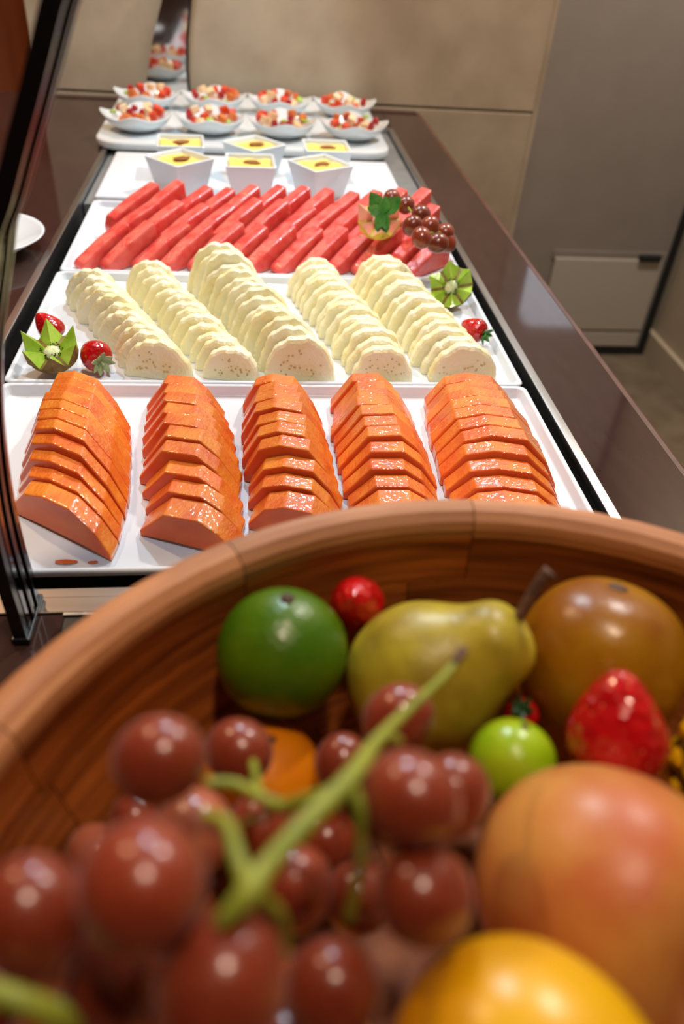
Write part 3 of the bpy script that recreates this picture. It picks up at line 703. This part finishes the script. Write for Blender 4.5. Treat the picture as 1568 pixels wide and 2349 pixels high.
for (x, y, nm, i) in spots:
    dlab = ['dish at the mirror panel end', 'second dish from the mirror panel end', 'second dish from the steel rail end', 'dish at the steel rail end'][i]
    d = meshobj('salad_dish', dme, M['porc'], None, True, loc=(x, y, .0184), rot=(0, 0, rnd.uniform(-.05, .05)))
    tag(d, 'white flared %s, %s' % (dlab.replace('the ', ''), nm), 'dish', 'white fruit salad dishes')
    pos = []; siz = []
    for k in range(19):
        lay = 0 if k < 9 else (1 if k < 15 else 2)
        a = k*2.4+i*1.3+rnd.uniform(-.3, .3); rr_ = [.034, .022, .008][lay]*rnd.uniform(.8, 1.1); siz.append(rnd.uniform(.0132, .0155))
        pos.append(Vector((rr_*math.cos(a), rr_*math.sin(a), [.018, .028, .038][lay])))
    for it in range(90):
        for a in range(19):
            for b in range(a):
                dv = pos[a]-pos[b]; need = (siz[a]+siz[b])*.78; L_d = dv.length
                if 1e-6 < L_d < need:
                    sh_ = dv*((need-L_d)/L_d*.5); pos[a] += sh_; pos[b] -= sh_
        for p in pos: p.z -= .0003
        for k, p in enumerate(pos):
            r_ = p.xy.length; lim = .043
            if r_ > lim: p.x *= lim/r_; p.y *= lim/r_
            p.z = max(p.z, .0065+siz[k]*.72+max(0, r_-.026)*.85)
    for k in range(19):
        kd = kinds[[0, 1, 4, 2, 3, 0, 1, 4, 0, 2, 3, 1, 4, 2, 0, 1, 2][k % 17]]; s = siz[k]
        o = meshobj(kd[0], kd[1], None, None, kd[1] is not cubeme)
        if not kd[1].materials: kd[1].materials.append(M[kd[2]])
        o.material_slots[0].link = 'OBJECT'; o.material_slots[0].material = M[kd[2]]
        o.location = Vector((x, y, .0184))+pos[k]; o.scale = (s, s*rnd.uniform(.8, 1), s*rnd.uniform(.8, 1))
        o.rotation_euler = (rnd.uniform(-.5, .5), rnd.uniform(-.5, .5), rnd.uniform(0, 6))
        tag(o, '%s in the %s, %s' % (kd[3], dlab.replace('the ', ''), nm.replace('the ', '')), 'fruit piece', 'fruit pieces in the salad dishes')

# ------------------------------------------------------------------ saucer on the counter
sa = meshobj('saucer', latheme([(0, .006), (.035, .006), (.045, .008), (.078, .022), (.082, .0245), (.083, .023), (.05, .004), (.04, 0), (0, 0)], 48), M['porc'], None, True, loc=(-.354, 1.030, .0003))
tag(sa, 'white round saucer on the brown counter beyond the steel rail', 'saucer')

# ------------------------------------------------------------------ wooden bowl
BC = Vector((.096, .072)); BR = .222; BZ = .161
bowl = empty('wooden_bowl', (BC.x, BC.y, 0)); tag(bowl, 'large acacia wood bowl of joined blocks filled with whole fruit', 'bowl')
def rin(t):   # t 0 rim .. 1 bottom, inner radius and z
    a = t*PI/2*.93
    return (BR-.021)*math.cos(a)**.75, BZ-.004-(BZ-.022)*math.sin(a)**1.0
def rout(t):
    a = t*PI/2*.93
    return BR*math.cos(a)**.72, BZ-.004-(BZ-.006)*math.sin(a)
rings = [0, .022, .15, .30, .46, .64, .84]
def blockme(t0, t1, da, rim=False):
    v = []; uv = []; f = []; na = 6; nt_ = 3; g = .0003
    ins = [rin(t0+(t1-t0)*i/nt_) for i in range(nt_+1)]; outs = [rout(t0+(t1-t0)*i/nt_) for i in range(nt_+1)]
    loop = []
    if rim:
        mid = (BR*.5+(BR-.021)*.5)
        loop += [(outs[0][0]-.0015, BZ), (outs[0][0]-.006, BZ+.0035), (mid, BZ+.0045), (ins[0][0]+.006, BZ+.0035), (ins[0][0]+.0015, BZ)]
    loop += ins+outs[::-1]
    m = len(loop)
    for i in range(na+1):
        a = -da/2+g/BR+(da-2*g/BR)*i/na
        for (r, z) in loop: v.append((r*math.cos(a), r*math.sin(a), z))
    for i in range(na):
        for k in range(m): f.append((i*m+k, i*m+(k+1) % m, (i+1)*m+(k+1) % m, (i+1)*m+k))
    f.append(list(range(m))); f.append(list(range(na*m, (na+1)*m)))
    me = frompy(v, f); ul = me.uv_layers.new(name='UVMap')
    for lp in me.loops:
        c = me.vertices[lp.vertex_index].co; ul.data[lp.index].uv = (math.atan2(c.y, c.x)*.2, c.z+math.hypot(c.x, c.y)*.6)
    return me
for ri in range(6):
    nseg = [11, 11, 13, 13, 12, 10][ri]; da = 2*PI/nseg; me = blockme(rings[ri], rings[ri+1], da, ri == 0)
    for k in range(nseg):
        meshobj('rim_block' if ri == 0 else 'wood_block', me, M['woodrim' if ri == 0 else 'wood'], bowl, False, rot=(0, 0, da*k+[0, 0, .37, .74, 1.1, 1.5][ri]+.1))
me = latheme([(0, .001), (rout(.84)[0], rout(.84)[1]), (rin(.84)[0], rin(.84)[1]), (rin(.84)[0]*.6, .024), (0, .023)], 40); me.uv_layers.new(name='UVMap')
meshobj('bowl_bottom', me, M['wood'], bowl)

# ------------------------------------------------------------------ whole fruit in the bowl
def fruit(name, me, m, mtx, label, cat):
    o = meshobj(name, me, M[m], None, True); o.matrix_basis = mtx; tag(o, label, cat); return o
# lime with stem scar
lc = gd(646, 1495, .330)
t = empty('lime', None, mtx=aim((.08, .18, 1), 0, lc)); tag(t, 'round dark green lime leaning on the bowl wall beside the pear', 'lime')
meshobj('peel', latheme(sphereprof(.0284, .0279, 20), 40, jit=.0006, js=40), M['lime'], t, True)
meshobj('stem_scar', latheme([(.0, .0269), (.0032, .0272), (.003, .0286), (0, .0292)], 10, jit=.0003, js=400), M['brownstem'], t, True)
# small strawberry behind
sp = gd(822, 1354, .3595); strawberry(aim((-.12, -.5, .75), .5, sp+Vector((.0, -.001, -.010))), .0135, .026, 'strawberry with dark calyx against the bowl wall behind the lime', None, 'darkleaf', 6, .5)
# pear with neck toward the right wall, long brown stem
pc = gd(965, 1560, .335); pn = gd(1148, 1468, .318)
ax = (pn-pc).normalized(); PL = (pn-pc).length
t = empty('pear', None, mtx=aim(ax, 0, pc)); tag(t, 'yellow-green pear lying on its side with a long brown stem', 'pear')
pr = [(0, -.030), (.010, -.0305), (.022, -.026), (.031, -.015), (.0345, .0), (.033, .012), (.0285, .021), (.0225, .030), (.0192, .037), (.0180, .043), (.0150, .0485), (.0090, .0520), (.003, .0525), (0, .051)]
meshobj('skin', latheme(pr, 40, jit=.0012, js=28), M['pear'], t, True)
inv = t.matrix_basis.inverted()
meshobj('stem', tubeme([inv @ gd(1160, 1458, .317), inv @ gd(1195, 1405, .315), inv @ gd(1235, 1340, .312), inv @ gd(1262, 1312, .31)], [.0024, .0023, .0026, .0034], 10), M['brownstem'], t, True)
# russet pear at the right
rc = gd(1372, 1512, .345)
t = empty('pear', None, mtx=aim((-.12, -.35, -.9), 0, rc)); tag(t, 'large ochre russet pear, rounded end up, behind the big strawberry', 'pear')
meshobj('skin', latheme([(0, -.035), (.012, -.0352), (.025, -.030), (.0345, -.018), (.0385, 0), (.036, .016), (.029, .030), (.021, .042), (.015, .052), (.008, .058), (0, .058)], 44, jit=.0015, js=22), M['russet'], t, True)
meshobj('blossom_end', latheme([(0, -.036), (.004, -.0358), (.005, -.0345), (0, -.034)], 10), M['brownstem'], t, True)
# big strawberry, tip up
sc_ = gd(1408, 1768, .293); stip = gd(1425, 1540, .284)
strawberry(aim(stip-sc_, .4, sc_), .0195, (stip-sc_).length, 'big bright red strawberry pointing up between the apple and russet pear', None, 'darkleaf', 8, .55)
# small young lime with strawberry-like calyx leaf behind it
yl = gd(1172, 1750, .2965); t = empty('lime', None, mtx=aim((.2, .3, .9), 0, yl)); tag(t, 'small bright yellow-green lime wedged between grapes and big strawberry', 'lime')
meshobj('peel', latheme(sphereprof(.0172, .0172, 16), 32, jit=.0004, js=60), M['limey'], t, True)
meshobj('stem_scar', latheme([(0, .0166), (.0018, .0168), (.0016, .0176), (0, .0180)], 8), M['brownstem'], t, True)
hs = gd(1196, 1628, .322); strawberry(aim((.25, .2, -.9), .2, hs), .0075, .016, 'strawberry turned upside down, mostly hidden, dark green calyx showing behind the small lime', None, 'darkleaf', 6, .6)
# orange between grapes
oc = gd(596, 1790, .326); t = empty('orange', None, mtx=aim((.2, .1, 1), 0, oc)); tag(t, 'bright orange citrus fruit under the grape stem beside the lime', 'orange')
meshobj('peel', latheme(sphereprof(.0275, .026, 18), 36), M['orange'], t, True); meshobj('stem_scar', latheme([(0, .0252), (.002, .0255), (.0018, .0266), (0, .027)], 8), M['brownstem'], t, True)
# apple
ac = gd(1372, 2045, .245); t = empty('apple', None, mtx=aim((.55, -.75, .35), .3, ac)); tag(t, 'large blushed orange-red apple in front of the strawberry', 'apple')
ar = .0405
pr = [(0, -ar*.82), (ar*.12, -ar*.88), (ar*.35, -ar*.93), (ar*.62, -ar*.80), (ar*.85, -ar*.5), (ar*.98, -ar*.12), (ar*1.0, ar*.2), (ar*.93, ar*.52), (ar*.75, ar*.80), (ar*.5, ar*.92), (ar*.28, ar*.88), (ar*.12, ar*.74), (0, ar*.66)]
o = meshobj('skin', latheme(pr, 44, jit=.0008, js=25), M['apple'], t, True); s = o.modifiers.new('s', 'SUBSURF'); s.levels = s.render_levels = 1
meshobj('stem', tubeme([(0, 0, ar*.64), (.001, 0, ar*.85), (.003, .001, ar*1.1)], [.0015, .0012, .0016], 8), M['brownstem'], t, True)
# mango at the bottom of the frame
mc = gd(1215, 2525, .172); t = empty('mango', None, mtx=aim((.55, -.9, -.2), .0, mc)); tag(t, 'golden yellow mango below the blushed apple', 'mango')
meshobj('skin', latheme([(0, -.034), (.012, -.032), (.024, -.024), (.031, -.009), (.032, .005), (.028, .018), (.018, .028), (.007, .033), (0, .034)], 40), M['mango'], t, True)
meshobj('stem_scar', latheme([(0, .0335), (.003, .0336), (.0025, .035), (0, .0355)], 8), M['brownstem'], t, True)
# pineapple at the right edge
pz = gd(1662, 1745, .305); t = empty('pineapple', None, mtx=aim((.3, .3, .9), 0, pz)); tag(t, 'small brown and yellow pineapple beside the big strawberry', 'pineapple')
meshobj('body', latheme(sphereprof(.0185, .028, 12), 24), M['pinerind'], t, True)
em = latheme([(0, 0), (.0048, .0), (.0036, .0018), (.001, .0030), (0, .0034)], 6)
for i in range(6):
    for k in range(11):
        th_ = PI*(.16+.135*i); a = 2*PI*(k+.5*(i % 2))/11; n_ = Vector((math.sin(th_)*math.cos(a), math.sin(th_)*math.sin(a), -math.cos(th_)))
        o = meshobj('rind_eye', em, M['pinerind'] if (i+k) % 3 else M['mango'], t); o.matrix_basis = aim(n_, 0, (n_.x*.0180, n_.y*.0180, n_.z*.0272))
lf3 = leafme(.022, .0035, .3, .3, 6)
for k in range(7):
    o = meshobj('crown_leaf', lf3, M['darkleaf'], t); o.matrix_basis = Matrix.Translation((0, 0, .026)) @ Matrix.Rotation(k*.9, 4, 'Z') @ Matrix.Rotation(1.0, 4, 'X')

# main grape bunch
gbn = empty('grape_bunch', (0, 0, 0)); tag(gbn, 'large bunch of red grapes with green stem heaped on the fruit in the wooden bowl', 'grapes')
G = [ # px, py, r px, material
 (365, 1742, 104, 0), (548, 1722, 76, 0), (912, 1648, 80, 0), (785, 1752, 66, 0), (938, 1832, 112, 0), (1030, 1825, 92, 0), (672, 2035, 96, 0), (755, 1925, 66, 0),
 (820, 2060, 80, 0), (972, 2052, 114, 0), (445, 1905, 92, 1), (325, 2030, 150, 0), (75, 2100, 128, 0), (270, 2235, 118, 0), (508, 2260, 150, 0), (762, 2270, 114, 0),
 (308, 1872, 52, 0), (215, 1950, 60, 1), (-25, 2290, 110, 0), (130, 2400, 120, 0), (640, 2420, 110, 0), (600, 1905, 82, 0)]
GP = {}
for i, (x, y, r, k) in enumerate(G):
    rad = .0118 if r > 60 else .0105
    dep = FPX*rad/r
    if r > 140: rad = .0130; dep = FPX*rad/r
    dep = min(dep, .29)
    c = gd(x, y, dep); GP[i] = c
    elong = (0, 0, 1) if (x, y) in ((672, 2035), (762, 2270), (820, 2060)) else None
    grape(gbn, c, dep*r/FPX*.97, ['grape', 'grapep'][k], elong)
def st(name, pts, rad, par=None): return meshobj(name, tubeme([gd(*p) for p in pts], rad, 10, 6), M['gstem'], par or mst, True)
mst = None
mst = st('stem', [(1058, 1500, .245), (1020, 1550, .235), (940, 1625, .215), (865, 1700, .197), (800, 1790, .18), (700, 1890, .165), (610, 1990, .155), (570, 2050, .15), (500, 2125, .148)], [.0014, .0013, .0015, .0018, .0026, .0024, .0023, .0028, .0014], gbn)
meshobj('stem_tip', tubeme([gd(1040, 1525, .240), gd(1062, 1492, .246)], [.0015, .0019], 8), M['brownstem'], mst, True)
st('side_stem', [(780, 1812, .181), (700, 1835, .185), (650, 1850, .19), (590, 1825, .195), (540, 1800, .2), (470, 1795, .2)], [.0018, .0016, .0018, .0014, .0016, .0014])
st('side_stem', [(595, 1825, .196), (588, 1790, .21), (580, 1750, .235)], [.0012, .0011, .0014])
st('side_stem', [(805, 1800, .18), (825, 1860, .178), (826, 1930, .18), (825, 1990, .182), (800, 2110, .19)], [.0018, .0015, .0013, .0012, .0016])
st('side_stem', [(575, 2045, .151), (545, 1970, .157), (520, 1890, .168), (470, 1870, .175)], [.002, .0018, .0016, .0014])
st('side_stem', [(585, 2050, .152), (640, 2100, .16), (652, 2160, .165), (640, 2210, .165)], [.0018, .0014, .0012, .0013])
st('side_stem', [(905, 1690, .225), (915, 1700, .21), (880, 1690, .200)], [.0012, .0012, .0012])
st('side_stem', [(640, 1850, .19), (600, 1875, .2), (560, 1890, .21)], [.0012, .0011, .0011])
st('side_stem', [(-40, 2270, .145), (60, 2300, .145), (130, 2330, .147), (170, 2360, .15)], [.0022, .0024, .0026, .002])

# fruit under the heap, only glimpsed in the dark gaps
under = [('orange', (.010, .088, .064), .032, 'orange'), ('apple', (.185, .045, .070), .034, 'apple'), ('orange', (.085, .04, .060), .033, 'orange'), ('apple', (.045, -.030, .072), .034, 'apple'),
         ('orange', (.145, -.01, .066), .034, 'orange'), ('apple', (-.018, .005, .105), .032, 'apple')]
for i, (nm, p, r, m) in enumerate(under):
    t = empty(nm, p); tag(t, '%s buried under the grapes and apple in the wooden bowl' % nm, nm, 'fruit buried under the heap')
    meshobj('skin', latheme(sphereprof(r, r*.92, 16), 32), M[m], t, True); meshobj('stem_scar', latheme([(0, r*.9), (.002, r*.905), (.0018, r*.93), (0, r*.94)], 8), M['brownstem'], t, True)

# smoother outlines for the big fruit seen close up
for o in list(bpy.data.objects):
    if o.parent and o.name.split('.')[0] == 'skin' and o.parent.name.split('.')[0] in ('mango', 'pear') and not o.modifiers:
        s_ = o.modifiers.new('s', 'SUBSURF'); s_.levels = s_.render_levels = 2
